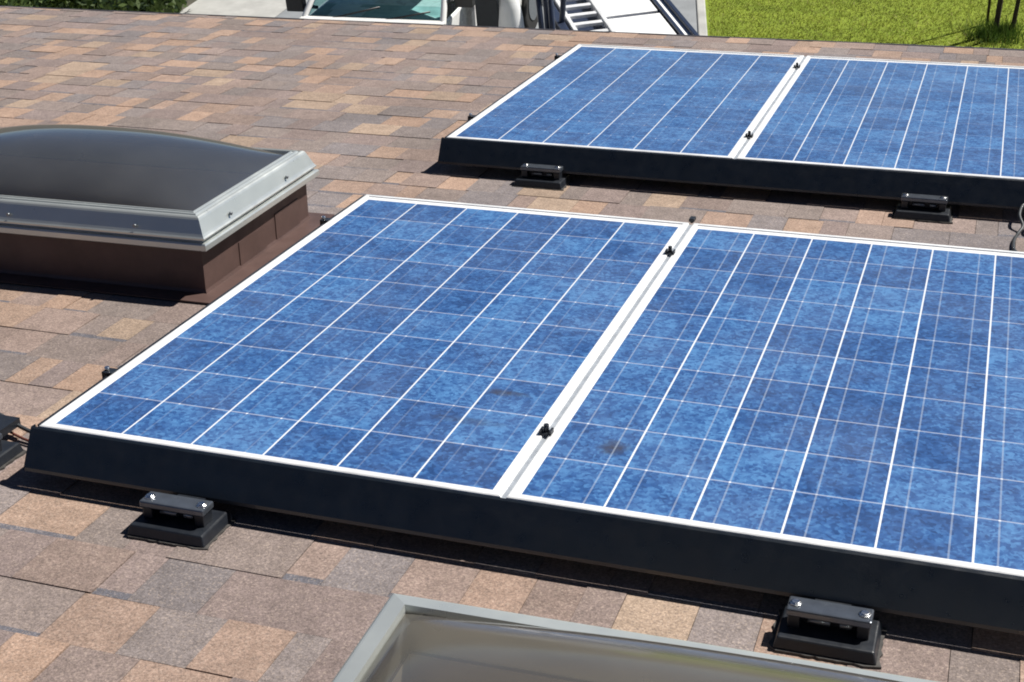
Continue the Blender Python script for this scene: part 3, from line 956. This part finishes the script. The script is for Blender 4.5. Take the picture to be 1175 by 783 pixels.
def shrub(x, y, r, h, label, dark, light, seed):
    rnd = random.Random(seed)
    root = empty('shrub', label, 'shrub', ground_at(x, y), 'shrubs beyond the left end of the eave')
    f = MB()
    for i in range(26):
        cx, cy, cz = rnd.gauss(0, r * 0.45), rnd.gauss(0, r * 0.45), rnd.uniform(0.1, h)
        leaves(f, rnd, (cx, cy, cz), (r * 0.5, r * 0.5, h * 0.28), 150, 0.06, dark, light)
    f.build('foliage', M['leaf'], root, colors=True)
    s = MB()
    for i in range(6):
        a = rnd.random() * 2 * PI
        s.tube([(0.05 * math.cos(a), 0.05 * math.sin(a), 0), (r * 0.4 * math.cos(a), r * 0.4 * math.sin(a), h * 0.8)], [0.02, 0.008], 5)
    s.build('stem', M['bark'], root)
shrub(-11.7, 14.15, 0.85, 0.5, 'dark green shrub at the far left corner above the eave', (0.015, 0.035, 0.012), (0.05, 0.10, 0.02), 1)
shrub(-10.5, 14.1, 0.8, 0.45, 'light green shrub in the middle of the three by the eave', (0.03, 0.06, 0.015), (0.13, 0.19, 0.04), 2)
shrub(-9.35, 14.15, 0.75, 0.45, 'mixed green shrub standing next to the pale pavement', (0.02, 0.045, 0.015), (0.10, 0.15, 0.03), 3)

def sapling(x, y, r, lean, H, label, seed):
    rnd = random.Random(seed)
    root = empty('young_tree', label, 'tree', ground_at(x, y), 'slim trees at the lawn edge')
    t = MB()
    top = Vector((lean[0] * H, lean[1] * H, H))
    P = [(0, 0, 0), (lean[0] * 0.5, lean[1] * 0.5, 0.12), tuple(top * 0.5 + Vector((0.03, 0, 0))), tuple(top)]
    t.tube(P, [r * 1.5, r, r * 0.8, r * 0.35], 8)
    for i in range(7):
        z = H * rnd.uniform(0.6, 0.95); a = rnd.random() * 2 * PI; l = rnd.uniform(0.35, 0.7)
        b0 = Vector((lean[0] * z, lean[1] * z, z))
        t.tube([b0, b0 + Vector((l * math.cos(a), l * math.sin(a), l * 0.7))], [r * 0.35, r * 0.12], 5)
    t.build('trunk', M['bark'], root)
    c = MB()
    for i in range(14):
        q = top + Vector((rnd.gauss(0, 0.4), rnd.gauss(0, 0.4), rnd.gauss(0.1, 0.35)))
        leaves(c, rnd, q, (0.33, 0.33, 0.25), 110, 0.055, (0.02, 0.045, 0.012), (0.07, 0.13, 0.03))
    c.build('crown', M['leaf'], root, colors=True)
sapling(1.70, 14.78, 0.032, (0.035, 0.05), 3.0, 'slim dark trunk, thicker one of the pair on the lawn', 5)
sapling(1.86, 14.80, 0.026, (0.085, 0.05), 2.8, 'slim dark trunk leaning right at the photo edge on the lawn', 6)
ps = empty('garden_stake', 'thin dark upright stake on the lawn left of the slim trunks', 'stake', ground_at(1.61, 15.1))
q = MB(); q.tube([(0, 0, 0), (0.0, 0.02, 1.6)], 0.016, 8); q.build('pole', M['bark'], ps)
q = MB(); q.tube([(0, 0.02, 1.6), (0, 0.02, 1.63)], 0.022, 8); q.build('cap', M['bark'], ps)
tf = MB()
rt = random.Random(9)
for i in range(900):
    x, y = 1.72 + rt.gauss(0, 0.16), 14.72 + rt.gauss(0, 0.16)
    h = rt.uniform(0.06, 0.2); a = rt.random() * PI; w = rt.uniform(0.004, 0.008)
    t = rt.random()
    tf.poly([(x - w * math.cos(a), y - w * math.sin(a), 0), (x + w * math.cos(a), y + w * math.sin(a), 0), (x + rt.gauss(0, 0.05), y + rt.gauss(0, 0.05), h)], (0.05 + 0.05 * t, 0.10 + 0.06 * t, 0.02))
tag(tf.build('tall_grass', M['grass'], colors=True), 'darker tall grass around the foot of the slim trunks', 'grass', kind='stuff')
